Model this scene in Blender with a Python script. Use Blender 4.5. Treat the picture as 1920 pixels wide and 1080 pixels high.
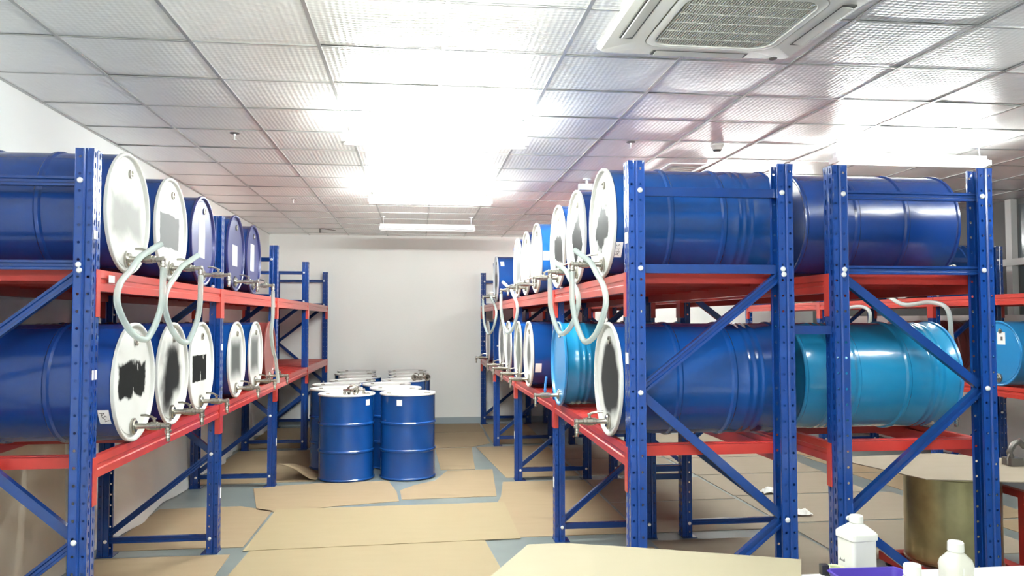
import bpy, bmesh, math, random
from mathutils import Vector, Matrix
random.seed(7)
PI = math.pi
scn = bpy.context.scene
col = scn.collection
for o in list(bpy.data.objects):
    bpy.data.objects.remove(o)

# ------------------------------------------------------------------ camera, exposure, world
FPX, YAW, PITCH, ROLL, CAMH = 1493.94, .117, .0402, -.0013, 1.65
F = Vector((math.sin(YAW)*math.cos(PITCH), math.cos(YAW)*math.cos(PITCH), math.sin(PITCH)))
R = Vector((math.cos(YAW), -math.sin(YAW), 0)); U = R.cross(F)
R2 = R*math.cos(ROLL)+U*math.sin(ROLL); U2 = -R*math.sin(ROLL)+U*math.cos(ROLL)
cam = bpy.data.cameras.new('camera'); cam.sensor_width = 36; cam.lens = FPX/1920*36
cam.clip_start = .05
camo = bpy.data.objects.new('camera', cam); col.objects.link(camo)
camo.matrix_world = Matrix(((R2.x, U2.x, -F.x, 0), (R2.y, U2.y, -F.y, 0), (R2.z, U2.z, -F.z, CAMH), (0, 0, 0, 1)))
scn.camera = camo
w = bpy.data.worlds.new('World'); scn.world = w; w.use_nodes = True
w.node_tree.nodes['Background'].inputs[0].default_value = (.8, .85, .9, 1)
w.node_tree.nodes['Background'].inputs[1].default_value = .3
scn.view_settings.view_transform = 'Standard'; scn.view_settings.look = 'None'
scn.view_settings.gamma = 1; scn.view_settings.use_curve_mapping = False
scn.view_settings.exposure = 1.45
TUBE = 150.0

# ------------------------------------------------------------------ helpers
class MB:
    def __init__(s): s.v = []; s.f = []
    def add(s, vs, fs):
        n = len(s.v); s.v += [tuple(v) for v in vs]; s.f += [tuple(i+n for i in f) for f in fs]; return s
    def box(s, x0, x1, y0, y1, z0, z1):
        vs = [(x, y, z) for x in (x0, x1) for y in (y0, y1) for z in (z0, z1)]
        return s.add(vs, [(0, 1, 3, 2), (4, 6, 7, 5), (0, 4, 5, 1), (2, 3, 7, 6), (0, 2, 6, 4), (1, 5, 7, 3)])
    def lathe(s, prof, n=32, axis='x', c=(0, 0, 0), cap0=False, cap1=False):
        # prof: (along, radius)
        vs = []; idx = []
        for a, r in prof:
            if r < 1e-6:
                idx.append([len(vs)]); vs.append((a, 0, 0))
            else:
                idx.append(list(range(len(vs), len(vs)+n)))
                vs += [(a, r*math.cos(2*PI*k/n), r*math.sin(2*PI*k/n)) for k in range(n)]
        fs = []
        for A, B in zip(idx[:-1], idx[1:]):
            for k in range(n):
                k2 = (k+1) % n
                if len(A) == 1 and len(B) == 1: continue
                if len(A) == 1: fs.append((A[0], B[k2], B[k]))
                elif len(B) == 1: fs.append((A[k], A[k2], B[0]))
                else: fs.append((A[k], A[k2], B[k2], B[k]))
        if cap0 and len(idx[0]) > 1: fs.append(tuple(idx[0][::-1]))
        if cap1 and len(idx[-1]) > 1: fs.append(tuple(idx[-1]))
        if axis == 'z': vs = [(y, z, x) for x, y, z in vs]
        elif axis == 'y': vs = [(z, x, y) for x, y, z in vs]
        elif axis == '-z': vs = [(y, -z, -x) for x, y, z in vs]
        vs = [(x+c[0], y+c[1], z+c[2]) for x, y, z in vs]
        return s.add(vs, fs)
    def tube(s, pts, r, n=8, cap=True):
        pts = [Vector(p) for p in pts]; vs = []; fs = []
        rs = r if isinstance(r, (list, tuple)) else [r]*len(pts)
        t0 = (pts[1]-pts[0]).normalized()
        nrm = t0.orthogonal().normalized()
        for i, p in enumerate(pts):
            a = pts[max(i-1, 0)]; b = pts[min(i+1, len(pts)-1)]
            t = (b-a).normalized(); nrm = (nrm-t*nrm.dot(t)).normalized(); bi = t.cross(nrm)
            vs += [p+(nrm*math.cos(2*PI*k/n)+bi*math.sin(2*PI*k/n))*rs[i] for k in range(n)]
        for i in range(len(pts)-1):
            for k in range(n):
                k2 = (k+1) % n
                fs.append((i*n+k, i*n+k2, (i+1)*n+k2, (i+1)*n+k))
        if cap: fs += [tuple(range(n))[::-1], tuple(range((len(pts)-1)*n, len(pts)*n))]
        return s.add(vs, fs)
    def extrude(s, sec, p0, p1, up=(0, 0, 1)):
        # closed 2D section (a,b): a along 'side', b along 'up'; swept p0 -> p1
        p0 = Vector(p0); p1 = Vector(p1); t = (p1-p0).normalized(); up = Vector(up)
        side = up.cross(t).normalized(); upn = t.cross(side).normalized(); n = len(sec)
        vs = [p+side*a+upn*b for p in (p0, p1) for a, b in sec]
        fs = [(i, (i+1) % n, n+(i+1) % n, n+i) for i in range(n)]
        fs += [tuple(range(n))[::-1], tuple(range(n, 2*n))]
        return s.add(vs, fs)
    def mesh(s, name, smooth=None):
        m = bpy.data.meshes.new(name); m.from_pydata(s.v, [], s.f)
        bm = bmesh.new(); bm.from_mesh(m); bmesh.ops.recalc_face_normals(bm, faces=bm.faces); bm.to_mesh(m); bm.free()
        if smooth:
            for p in m.polygons: p.use_smooth = True
            m.set_sharp_from_angle(angle=smooth)
        return m
    def build(s, name, mat, parent=None, loc=(0, 0, 0), smooth=None):
        m = s.mesh(name, smooth)
        return put(m, name, mat, parent, loc)

def put(m, name, mat=None, parent=None, loc=(0, 0, 0), rot=(0, 0, 0)):
    o = bpy.data.objects.new(name, m); col.objects.link(o)
    if mat and not m.materials: m.materials.append(mat)
    elif mat and m.materials[0] != mat:
        o.material_slots[0].link = 'OBJECT'; o.material_slots[0].material = mat
    o.location = loc; o.rotation_euler = rot
    if parent: o.parent = parent
    return o
def tag(o, label=None, cat=None, group=None, kind=None):
    for k, v in (('label', label), ('category', cat), ('group', group), ('kind', kind)):
        if v: o[k] = v
    return o
def empty(name, loc, label, cat, group=None, rot=(0, 0, 0)):
    o = bpy.data.objects.new(name, None); col.objects.link(o); o.empty_display_size = .1
    o.location = loc; o.rotation_euler = rot
    return tag(o, label, cat, group)

# ------------------------------------------------------------------ materials
def mat(name, base, rough=.5, metal=0., bump=None, vary=None, trans=0., coat=0., spec=.5, emit=None, alpha=1.):
    m = bpy.data.materials.new(name); m.use_nodes = True; nt = m.node_tree; b = nt.nodes['Principled BSDF']
    b.inputs['Base Color'].default_value = (*base, 1); b.inputs['Roughness'].default_value = rough
    b.inputs['Metallic'].default_value = metal; b.inputs['Transmission Weight'].default_value = trans
    b.inputs['Coat Weight'].default_value = coat; b.inputs['Specular IOR Level'].default_value = spec
    b.inputs['Alpha'].default_value = alpha
    if emit:
        b.inputs['Emission Color'].default_value = (*emit[0], 1); b.inputs['Emission Strength'].default_value = emit[1]
    tc = None
    if bump or vary: tc = nt.nodes.new('ShaderNodeTexCoord')
    if vary:   # (scale, amount, colour2)
        n = nt.nodes.new('ShaderNodeTexNoise'); n.inputs['Scale'].default_value = vary[0]; n.inputs['Detail'].default_value = 5
        nt.links.new(tc.outputs['Object'], n.inputs['Vector'])
        r = nt.nodes.new('ShaderNodeMapRange'); r.inputs[1].default_value = .35; r.inputs[2].default_value = .7
        r.inputs[4].default_value = vary[1]
        nt.links.new(n.outputs['Fac'], r.inputs[0])
        mx = nt.nodes.new('ShaderNodeMix'); mx.data_type = 'RGBA'
        mx.inputs['A'].default_value = (*base, 1); mx.inputs['B'].default_value = (*vary[2], 1)
        nt.links.new(r.outputs[0], mx.inputs['Factor']); nt.links.new(mx.outputs['Result'], b.inputs['Base Color'])
    if bump:   # (scale, strength, distance)
        n = nt.nodes.new('ShaderNodeTexNoise'); n.inputs['Scale'].default_value = bump[0]; n.inputs['Detail'].default_value = 3
        nt.links.new(tc.outputs['Object'], n.inputs['Vector'])
        bp = nt.nodes.new('ShaderNodeBump'); bp.inputs['Strength'].default_value = bump[1]; bp.inputs['Distance'].default_value = bump[2]
        nt.links.new(n.outputs['Fac'], bp.inputs['Height']); nt.links.new(bp.outputs[0], b.inputs['Normal'])
    return m

M = {}
M['wall'] = mat('wall_paint', (.92, .92, .885), .65, vary=(1.2, .35, (.88, .88, .845)), bump=(40, .08, .01))
M['floor'] = mat('epoxy_floor', (.20, .235, .225), .32, vary=(2.5, .8, (.15, .175, .17)), bump=(8, .05, .01))
M['base'] = mat('grey_paint', (.33, .38, .40), .4)
M['post'] = mat('blue_powder_coat', (.004, .037, .20), .20, coat=.3, vary=(6, .6, (.006, .044, .225)))
M['brace'] = mat('blue_brace_coat', (.004, .032, .165), .22, coat=.25)
M['beam'] = mat('orange_powder_coat', (.44, .036, .024), .30, coat=.2, vary=(5, .5, (.39, .03, .022)))
M['deck'] = mat('red_deck_coat', (.42, .028, .020), .4, vary=(6, .6, (.36, .022, .018)))
M['zinc'] = mat('zinc', (.8, .8, .8), .35, .4)
M['steel'] = mat('nickel_brass', (.40, .38, .335), .27, .9)
M['grip'] = mat('blue_grip', (.05, .2, .5), .4)
M['redgrip'] = mat('red_grip', (.5, .04, .04), .4)
M['blue'] = mat('drum_blue', (.004, .050, .225), .22, coat=.3, bump=(9, .10, .012), vary=(4, .6, (.005, .060, .25)))
M['navy'] = mat('drum_navy', (.005, .036, .19), .24, coat=.2, bump=(9, .10, .012))
M['bright'] = mat('drum_bright_blue', (.02, .16, .52), .28, coat=.3)
M['teal'] = mat('drum_teal', (.012, .24, .47), .20, coat=.4, bump=(7, .14, .015), vary=(3, .7, (.008, .19, .39)))
M['sky'] = mat('drum_sky_blue', (.02, .22, .50), .28, coat=.3, bump=(7, .1, .01))
M['maroon'] = mat('drum_maroon', (.17, .035, .03), .35, coat=.2)
M['violet'] = mat('lid_violet_blue', (.020, .026, .125), .35, coat=.15)
M['white'] = mat('white_enamel', (.84, .84, .81), .35)
M['lidtop'] = mat('white_lid_top', (.70, .70, .68), .3, vary=(5, .5, (.55, .55, .53)))
M['paper'] = mat('paper_label', (.86, .86, .84), .7)
M['ink'] = mat('ink', (.09, .08, .08), .6)
M['hose'] = mat('clear_vinyl_hose', (.80, .90, .87), .18, trans=.6, spec=.6)
M['acwhite'] = mat('cream_plastic', (.74, .73, .67), .4)
M['acdark'] = mat('dark_slot', (.10, .10, .09), .6)
M['acslat'] = mat('grey_slat', (.62, .61, .55), .5)
M['tile_edge'] = mat('ceiling_bar', (.45, .45, .44), .3, .5)
M['void'] = mat('plenum', (.25, .25, .25), .8)
M['lampwhite'] = mat('lamp_housing', (.85, .86, .86), .4)
for nm_, k_ in (('tube', .85), ('tube_strong', 1.4), ('tube_reduced', .55), ('tube_dim', .40)):  # tube strengths set per lamp to balance brightness across the room
    M[nm_] = mat('lit_'+nm_, (1, 1, 1), .5, emit=((.95, 1., .97), TUBE*k_))
M['deadtube'] = mat('unlit_tube', (.70, .72, .75), .3)
M['hdpe'] = mat('natural_plastic', (.60, .59, .51), .4, bump=(30, .05, .005))
M['hdpewhite'] = mat('white_plastic', (.66, .66, .61), .4)
M['purple'] = mat('violet_plastic', (.075, .045, .33), .45)
M['black'] = mat('black_plastic', (.012, .012, .014), .4)
M['tabletop'] = mat('white_laminate', (.80, .80, .79), .4)
M['greypanel'] = mat('grey_partition', (.12, .12, .118), .6)
M['glass'] = mat('dark_glass', (.10, .115, .12), .12)
M['frame'] = mat('white_window_frame', (.70, .70, .68), .45)
M['lacquer'] = mat('gold_lacquer_steel', (.50, .44, .24), .30, .95, vary=(3.0, .85, (.17, .125, .075)))
M['redpaint'] = mat('red_trolley_paint', (.40, .025, .02), .4)
M['greymetal'] = mat('grey_iron', (.16, .15, .14), .4, .6)
M['brown'] = mat('brass_dark', (.20, .15, .10), .4, .6)
M['film'] = mat('white_plastic_film', (.88, .88, .84), .45, trans=0., spec=.5)
M['green'] = mat('pale_green', (.55, .62, .35), .5)

def cardboard(name, a, b, c=None, stains=.35):
    m = bpy.data.materials.new(name); m.use_nodes = True; nt = m.node_tree; bs = nt.nodes['Principled BSDF']; L = nt.links.new
    bs.inputs['Roughness'].default_value = .75; bs.inputs['Specular IOR Level'].default_value = .25
    tc = nt.nodes.new('ShaderNodeTexCoord')
    n = nt.nodes.new('ShaderNodeTexNoise'); n.inputs['Scale'].default_value = 3.; n.inputs['Detail'].default_value = 6
    mp = nt.nodes.new('ShaderNodeMapping'); mp.inputs['Scale'].default_value = (1, 4, 1); L(tc.outputs['Object'], mp.inputs[0]); L(mp.outputs[0], n.inputs[0])
    mx = nt.nodes.new('ShaderNodeMix'); mx.data_type = 'RGBA'; mx.inputs['A'].default_value = (*a, 1); mx.inputs['B'].default_value = (*b, 1)
    L(n.outputs['Fac'], mx.inputs['Factor'])
    n2 = nt.nodes.new('ShaderNodeTexNoise'); n2.inputs['Scale'].default_value = 2.1; n2.inputs['Detail'].default_value = 2
    mp2 = nt.nodes.new('ShaderNodeMapping'); mp2.inputs['Scale'].default_value = (.8, 2., 1); mp2.inputs['Location'].default_value = (3, 7, 1)
    L(tc.outputs['Object'], mp2.inputs[0]); L(mp2.outputs[0], n2.inputs[0])
    r = nt.nodes.new('ShaderNodeMapRange'); r.inputs[1].default_value = .66; r.inputs[2].default_value = .78; r.inputs[4].default_value = stains
    L(n2.outputs['Fac'], r.inputs[0])
    mx2 = nt.nodes.new('ShaderNodeMix'); mx2.data_type = 'RGBA'; mx2.inputs['B'].default_value = (.22, .16, .10, 1)
    L(mx.outputs['Result'], mx2.inputs['A']); L(r.outputs[0], mx2.inputs['Factor']); L(mx2.outputs['Result'], bs.inputs['Base Color'])
    return m
M['card'] = cardboard('cardboard_new', (.315, .252, .152), (.29, .228, .134), stains=.08)
M['cardworn'] = cardboard('cardboard_worn', (.315, .238, .15), (.265, .196, .118), stains=.6)
M['cardpale'] = cardboard('cardboard_pale', (.33, .28, .215), (.29, .245, .185), stains=.0)

def tile_mat():
    m = bpy.data.materials.new('embossed_aluminium_tile'); m.use_nodes = True; nt = m.node_tree; b = nt.nodes['Principled BSDF']; L = nt.links.new
    b.inputs['Base Color'].default_value = (.92, .92, .895, 1); b.inputs['Metallic'].default_value = .2; b.inputs['Roughness'].default_value = .32
    tc = nt.nodes.new('ShaderNodeTexCoord'); sep = nt.nodes.new('ShaderNodeSeparateXYZ'); L(tc.outputs['Object'], sep.inputs[0])
    def math_(op, a, bb=None):
        n = nt.nodes.new('ShaderNodeMath'); n.operation = op
        for i, x in enumerate((a, bb)):
            if x is None: continue
            if isinstance(x, (int, float)): n.inputs[i].default_value = x
            else: L(x, n.inputs[i])
        return n.outputs[0]
    k = 2*PI/.058
    p = math_('MULTIPLY', math_('ADD', sep.outputs[0], sep.outputs[1]), k); q = math_('MULTIPLY', math_('SUBTRACT', sep.outputs[0], sep.outputs[1]), k)
    h = math_('MULTIPLY', math_('SINE', p), math_('SINE', q))
    n = nt.nodes.new('ShaderNodeTexNoise'); n.inputs['Scale'].default_value = 1.7
    L(tc.outputs['Object'], n.inputs[0])
    h2 = math_('ADD', math_('MULTIPLY', h, .5), math_('MULTIPLY', n.outputs['Fac'], 1.2))
    bp = nt.nodes.new('ShaderNodeBump'); bp.inputs['Strength'].default_value = .55; bp.inputs['Distance'].default_value = .0035
    L(h2, bp.inputs['Height']); L(bp.outputs[0], b.inputs['Normal'])
    return m
M['tile'] = tile_mat()

def stain_lid(name, base, stain, cx, cy, sx, sy, soft=.02, amp=.03, scale=14, shape='rect', scratch=0., dens=1., rot=0., grime=.25, rough=.5):
    m = bpy.data.materials.new(name); m.use_nodes = True; nt = m.node_tree; b = nt.nodes['Principled BSDF']; L = nt.links.new
    b.inputs['Roughness'].default_value = rough; b.inputs['Specular IOR Level'].default_value = .02
    tc = nt.nodes.new('ShaderNodeTexCoord')
    mp = nt.nodes.new('ShaderNodeMapping'); mp.vector_type = 'TEXTURE'; mp.inputs['Location'].default_value = (0, cx, cy); mp.inputs['Rotation'].default_value = (rot, 0, 0)
    L(tc.outputs['Object'], mp.inputs[0])
    sep = nt.nodes.new('ShaderNodeSeparateXYZ'); L(mp.outputs[0], sep.inputs[0])
    def mth(op, a, bb=None):
        n = nt.nodes.new('ShaderNodeMath'); n.operation = op
        for i, x in enumerate((a, bb)):
            if x is None: continue
            if isinstance(x, (int, float)): n.inputs[i].default_value = x
            else: L(x, n.inputs[i])
        return n.outputs[0]
    nz = nt.nodes.new('ShaderNodeTexNoise'); nz.inputs['Scale'].default_value = scale; nz.inputs['Detail'].default_value = 4
    L(tc.outputs['Object'], nz.inputs[0])
    if shape == 'rect':
        d = mth('MAXIMUM', mth('SUBTRACT', mth('ABSOLUTE', sep.outputs[1]), sx), mth('SUBTRACT', mth('ABSOLUTE', sep.outputs[2]), sy))
    else:
        a = mth('POWER', mth('DIVIDE', sep.outputs[1], sx), 2.); c = mth('POWER', mth('DIVIDE', sep.outputs[2], sy), 2.)
        d = mth('MULTIPLY', mth('SUBTRACT', mth('SQRT', mth('ADD', a, c)), 1.), min(sx, sy))
    d = mth('ADD', d, mth('MULTIPLY', mth('SUBTRACT', nz.outputs['Fac'], .5), amp*2))
    r = nt.nodes.new('ShaderNodeMapRange'); r.inputs[1].default_value = soft; r.inputs[2].default_value = -soft; r.inputs[3].default_value = 0; r.inputs[4].default_value = dens
    r.interpolation_type = 'SMOOTHSTEP'; L(d, r.inputs[0])
    fac = r.outputs[0]
    if scratch:
        n3 = nt.nodes.new('ShaderNodeTexNoise'); n3.inputs['Scale'].default_value = 26; n3.inputs['Detail'].default_value = 5
        m3 = nt.nodes.new('ShaderNodeMapping'); m3.inputs['Scale'].default_value = (1, 1, .55); L(tc.outputs['Object'], m3.inputs[0]); L(m3.outputs[0], n3.inputs[0])
        r3 = nt.nodes.new('ShaderNodeMapRange'); r3.inputs[1].default_value = .74-scratch*.1; r3.inputs[2].default_value = .70-scratch*.1
        r3.inputs[3].default_value = 0.1; r3.inputs[4].default_value = 1; L(n3.outputs['Fac'], r3.inputs[0])
        fac = mth('MULTIPLY', fac, r3.outputs[0])
    g = nt.nodes.new('ShaderNodeTexNoise'); g.inputs['Scale'].default_value = 5; g.inputs['Detail'].default_value = 3; L(tc.outputs['Object'], g.inputs[0])
    rg = nt.nodes.new('ShaderNodeMapRange'); rg.inputs[1].default_value = .5; rg.inputs[2].default_value = .75; rg.inputs[4].default_value = grime; L(g.outputs['Fac'], rg.inputs[0])
    m0 = nt.nodes.new('ShaderNodeMix'); m0.data_type = 'RGBA'; m0.inputs['A'].default_value = (*base, 1); m0.inputs['B'].default_value = (base[0]*.75, base[1]*.75, base[2]*.72, 1)
    L(rg.outputs[0], m0.inputs['Factor'])
    m1 = nt.nodes.new('ShaderNodeMix'); m1.data_type = 'RGBA'; m1.inputs['B'].default_value = (*stain, 1)
    L(m0.outputs['Result'], m1.inputs['A']); L(fac, m1.inputs['Factor']); L(m1.outputs['Result'], b.inputs['Base Color'])
    return m
WH = (.60, .60, .58); DK = (.012, .012, .012)

# ------------------------------------------------------------------ room
XW0, XW1, YW0, YW1, CZ = -2.33, 6.65, -2.6, 12.84, 3.0
def struct(mb, name, m): return tag(mb.build(name, m), kind='structure')
struct(MB().box(XW0-.1, XW1+.1, YW0-.1, YW1+.1, -.12, 0), 'floor', M['floor'])
struct(MB().box(XW0-.12, XW0, YW0, YW1, 0, CZ+.1), 'wall_left', M['wall'])
struct(MB().box(XW0-.12, XW1+.12, YW1, YW1+.12, 0, CZ+.1), 'wall_back', M['wall'])
struct(MB().box(XW1, XW1+.12, YW0, YW1, 0, CZ+.1), 'wall_right', M['greypanel'])
struct(MB().box(XW0-.12, XW1+.12, YW0-.12, YW0, 0, CZ+.1), 'wall_front', M['wall'])
struct(MB().box(XW0, XW1, YW1-.012, YW1, 0, .10), 'baseboard_back', M['base'])
struct(MB().box(XW0, XW0+.012, YW0, YW1-.012, 0, .10), 'baseboard_left', M['base'])
ceil = struct(MB().box(XW0-.12, XW1+.12, YW0-.12, YW1+.12, CZ+.02, CZ+.12), 'ceiling', M['void'])
# embossed tiles on a 0.61 grid
GX, GY, PX, PY = .12, 3.35, .61, .613
def tile_mesh(bow, tx, ty):
    n = 6; mb = MB(); vs = []; fs = []
    for i in range(n+1):
        for j in range(n+1):
            u = i/n-.5; v = j/n-.5
            z = bow*(1-4*u*u)*(1-4*v*v)+tx*u+ty*v
            vs.append((u*(PX-.010), v*(PY-.010), z))
    for i in range(n):
        for j in range(n):
            a = i*(n+1)+j; fs.append((a, a+1, a+n+2, a+n+1))
    m = mb.add(vs, fs).mesh('ceiling_tile')
    for p in m.polygons: p.use_smooth = True
    return m
tms = [tile_mesh(b, tx, ty) for b, tx, ty in ((-.004, 0, .001), (-.008, .002, .003), (.003, -.001, -.002), (-.006, .001, -.003), (-.010, -.002, .004))]
# lip turned up around each tile keeps the joints dark
k0 = math.floor((XW0-GX)/PX); k1 = math.ceil((XW1-GX)/PX)
for i in range(k0, k1):
    for j in range(-1, 16):
        xa = max(GX+i*PX, XW0); xb = min(GX+(i+1)*PX, XW1); ya = GY+j*PY; yb = min(ya+PY, YW1)
        if xb-xa < .05 or yb-ya < .05: continue
        o = put(random.choice(tms), 'ceiling_tile', M['tile'], ceil, ((xa+xb)/2, (ya+yb)/2, CZ+.004))
        o.scale = ((xb-xa)/PX, (yb-ya)/PY, 1)
rest = MB().box(XW0, XW1, YW0, GY-PY, CZ, CZ+.012).build('ceiling_panel', M['tile'], ceil)
for i in range(k0+1, k1):
    x = GX+i*PX
    MB().extrude([(-.009, 0), (-.009, -.005), (.009, -.005), (.009, 0)], (x, GY-PY, CZ+.003), (x, YW1, CZ+.003)).build('grid_bar', M['tile_edge'], ceil)
for j in range(-1, 16):
    y = GY+j*PY
    if y < YW1: MB().box(XW0, XW1, y-.006, y+.006, CZ-.001, CZ+.003).build('grid_bar', M['tile_edge'], ceil)

# window band in the right wall
win = empty('window_1', (XW1, 7.5, 0), None, None); win['kind'] = 'structure'
for (y0, y1, z0, z1) in ((4.2, 8.12, 2.33, 2.93), (4.2, 8.12, .9, 2.24)):
    n = 3; wd = (y1-y0)/n
    for k in range(n):
        MB().box(-.012, -.004, y0-7.5+k*wd, y0-7.5+(k+1)*wd, z0, z1).build('pane', M['glass'], win)
for y in (8.20, 6.85, 5.52, 4.2):
    MB().box(-.075, -.001, y-7.5-.045, y-7.5+.045, .8, 2.995).build('mullion', M['frame'], win)
MB().box(-.085, -.001, 4.15-7.5, 8.38-7.5, 2.25, 2.325).build('rail', M['frame'], win)
MB().box(-.085, -.001, 4.15-7.5, 8.38-7.5, .80, .88).build('rail', M['frame'], win)

# ------------------------------------------------------------------ pallet racks
H = 2.406; HOLE = M['black']
def plate(rows, wa, wb, z0, pitch, n, hw, hh):
    """strip from wa to wb (local a), n cells of 'pitch' tall from z0 with an eight-sided hole each"""
    vs = []; fs = []
    for k in range(n):
        za = z0+k*pitch; zb = za+pitch; ca = (wa+wb)/2; cz = (za+zb)/2
        out = [(wa, za), (ca, za), (wb, za), (wb, cz), (wb, zb), (ca, zb), (wa, zb), (wa, cz)]
        inn = [(ca-hw*.7, cz-hh*.7), (ca, cz-hh), (ca+hw*.7, cz-hh*.7), (ca+hw, cz), (ca+hw*.7, cz+hh*.7), (ca, cz+hh), (ca-hw*.7, cz+hh*.7), (ca-hw, cz)]
        b = len(vs); vs += out+inn
        for i in range(8): fs.append((b+i, b+(i+1) % 8, b+8+(i+1) % 8, b+8+i))
    rows.append((vs, fs))
def upright_mesh():
    mb = MB()
    def place(rows, fn):
        for vs, fs in rows: mb.add([fn(a, z) for a, z in vs], fs)
    W = .0425
    # web (x=0), two columns of slots
    r = []; plate(r, -W, -.004, .003, .05, 48, .0065, .015); plate(r, .004, W, .003, .05, 48, .0065, .015)
    r.append(([(-.004, .003), (.004, .003), (.004, 2.403), (-.004, 2.403)], [(0, 1, 2, 3)]))
    place(r, lambda a, z: (0, a, z))
    for sg in (-1, 1):
        r = []; plate(r, -.031, -.0, .003, .075, 32, .0066, .0066); plate(r, -.075, -.040, .003, .075, 32, .0066, .0066)
        place(r, lambda a, z: (a, sg*W, z))
        # groove between the two hole columns
        g = [(-.031, W), (-.033, W-.005), (-.038, W-.005), (-.040, W)]
        for (xa, ya), (xb, yb) in zip(g[:-1], g[1:]):
            mb.add([(xa, sg*ya, .003), (xb, sg*yb, .003), (xb, sg*yb, 2.403), (xa, sg*ya, 2.403)], [(0, 1, 2, 3)])
        mb.add([(-.075, sg*W, .003), (-.075, sg*(W-.014), .003), (-.075, sg*(W-.014), 2.403), (-.075, sg*W, 2.403)], [(0, 1, 2, 3)])
    m = mb.mesh('upright')
    bm = bmesh.new(); bm.from_mesh(m); bmesh.ops.remove_doubles(bm, verts=bm.verts, dist=.0002)
    bmesh.ops.recalc_face_normals(bm, faces=bm.faces)
    bmesh.ops.solidify(bm, geom=bm.faces[:], thickness=.002); bm.to_mesh(m); bm.free()
    return m
UPR = upright_mesh()
FOOT = MB().box(-.11, .003, -.065, .065, 0, .005).mesh('foot_plate')
BOLT = MB().lathe([(-.007, 0), (-.007, .008), (-.003, .0125), (.003, .0125), (.007, .008), (.007, 0)], 10, 'y').mesh('bolt')
CH = [(-.016, -.021), (.016, -.021), (.016, -.010), (.009, -.006), (.009, .006), (.016, .010), (.016, .021), (-.016, .021)]
CONN = MB().box(0, .0045, -.043, .0, -.115, .095).box(-.03, .0045, -.002, .002, -.115, .095).mesh('connector')
BSEC = [(0, 0), (0, .034), (-.006, .039), (-.006, .056), (0, .061), (0, .095), (-.03, .095), (-.03, .068), (-.047, .068), (-.047, 0)]
PSEC = lambda wd: [(-wd/2, -.048), (-wd/2+.003, -.048), (-wd/2+.003, -.004), (-wd*.12, -.004), (-wd*.10, -.009), (wd*.10, -.009), (wd*.12, -.004), (wd/2-.003, -.004), (wd/2-.003, -.048), (wd/2, -.048), (wd/2, 0), (wd*.14, 0), (wd*.12, -.005), (-wd*.12, -.005), (-wd*.14, 0), (-wd/2, 0)]
ZL, ZU = .955, 1.781
def rack(label, xf, xb, face, ys, decks, nodes, dx=None, cat='rack', group=None):
    """xf/xb: post centres at the aisle and at the back; face: +1 aisle towards +x"""
    root = empty('pallet_rack', (xf, ys[0], 0), label, cat, group)
    xb_ = xb-xf; hw = .0375
    dx = dx or [0]*len(ys)
    inner = min(0, xb_)+.0; 
    for k, y in enumerate(ys):
        yy = y-ys[0]; d = dx[k]
        for (x, s) in ((d, face), (xb_, -face)):
            u = put(UPR, 'upright', M['post'], root, (x+s*hw, yy, 0), (0, 0, 0 if s > 0 else PI))
            put(FOOT, 'foot_plate', M['brace'], u)
        xa, xc = (d, xb_)
        sgn = 1 if xc > xa else -1
        e = .02*sgn
        for z in (2.262, 1.893, .105):
            br = MB().extrude(CH, (xa+e, yy, z), (xc-e, yy, z)).build('horizontal_brace', M['brace'], root)
            for xx in (xa+e*.9, xc-e*.9): put(BOLT, 'bolt', M['zinc'], br, (xx, yy-.0445, z))
        X = {'f': xa+e*.7, 'b': xc-e*.7}
        for (s1, z1), (s2, z2) in zip(nodes[:-1], nodes[1:]):
            br = MB().extrude(CH, (X[s1], yy, z1), (X[s2], yy, z2), up=(0, 0, 1)).build('diagonal_brace', M['brace'], root)
            put(BOLT, 'bolt', M['zinc'], br, (X[s1], yy-.0445, z1))
    for b in range(len(ys)-1):
        y0 = ys[b]+.0435-ys[0]; y1 = ys[b+1]-.0435-ys[0]
        for zi, z in enumerate((ZL, ZU)):
            for (x0, x1, s) in ((dx[b], dx[b+1], face), (xb_, xb_, -face)):
                sec = [(a*s*-1 if False else a, c) for a, c in BSEC]
                mb = MB()
                n = len(sec)
                vs = [(x0+s*(hw+a-.001), y0, c) for a, c in sec]+[(x1+s*(hw+a-.001), y1, c) for a, c in sec]
                fs = [(i, (i+1) % n, n+(i+1) % n, n+i) for i in range(n)]+[tuple(range(n))[::-1], tuple(range(n, 2*n))]
                bo = mb.add(vs, fs).build('beam', M['beam'], root, (0, 0, z))
                c1 = put(CONN, 'connector', M['beam'], bo, (x0+s*(hw+.0005), y0, 0), (0, 0, 0 if s > 0 else PI))
                c2 = put(CONN, 'connector', M['beam'], bo, (x1+s*(hw+.0005), y1, 0), (0, 0, 0 if s > 0 else PI))
                if s > 0: c2.scale = (1, -1, 1)
                else: c1.scale = (1, -1, 1)
            xs = sorted((dx[b]+face*(hw-.032), xb_-face*(hw-.032)))
            for (yc, wd) in decks[zi][b]:
                MB().extrude(PSEC(wd), (xs[0], y0+yc, z+.0935), (xs[1], y0+yc, z+.0935)).build('deck_panel', M['deck'], root)
    return root
Y0, BAY = 3.686, 2.2794
YS = [Y0+k*BAY for k in range(5)]; YS[4] = 12.72
full = [(.17+k*.308, .30) for k in range(7)]
part1 = [(.05, .09), (.90, .30), (1.52, .30), (2.05, .20)]
part2 = [(.05, .09), (.95, .30), (1.26, .30), (1.57, .30), (2.05, .20)]
NF = [('f', 1.868), ('b', 1.31), ('f', .70), ('b', .135)]
NB = [('b', 1.868), ('f', 1.31), ('b', .70), ('f', .135)]
rackL = rack('blue and orange pallet rack along the left wall with drums on two tiers', -1.4465, -2.1846, 1, YS, ([part1, full, full, full], [full]*4), NF)
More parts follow.
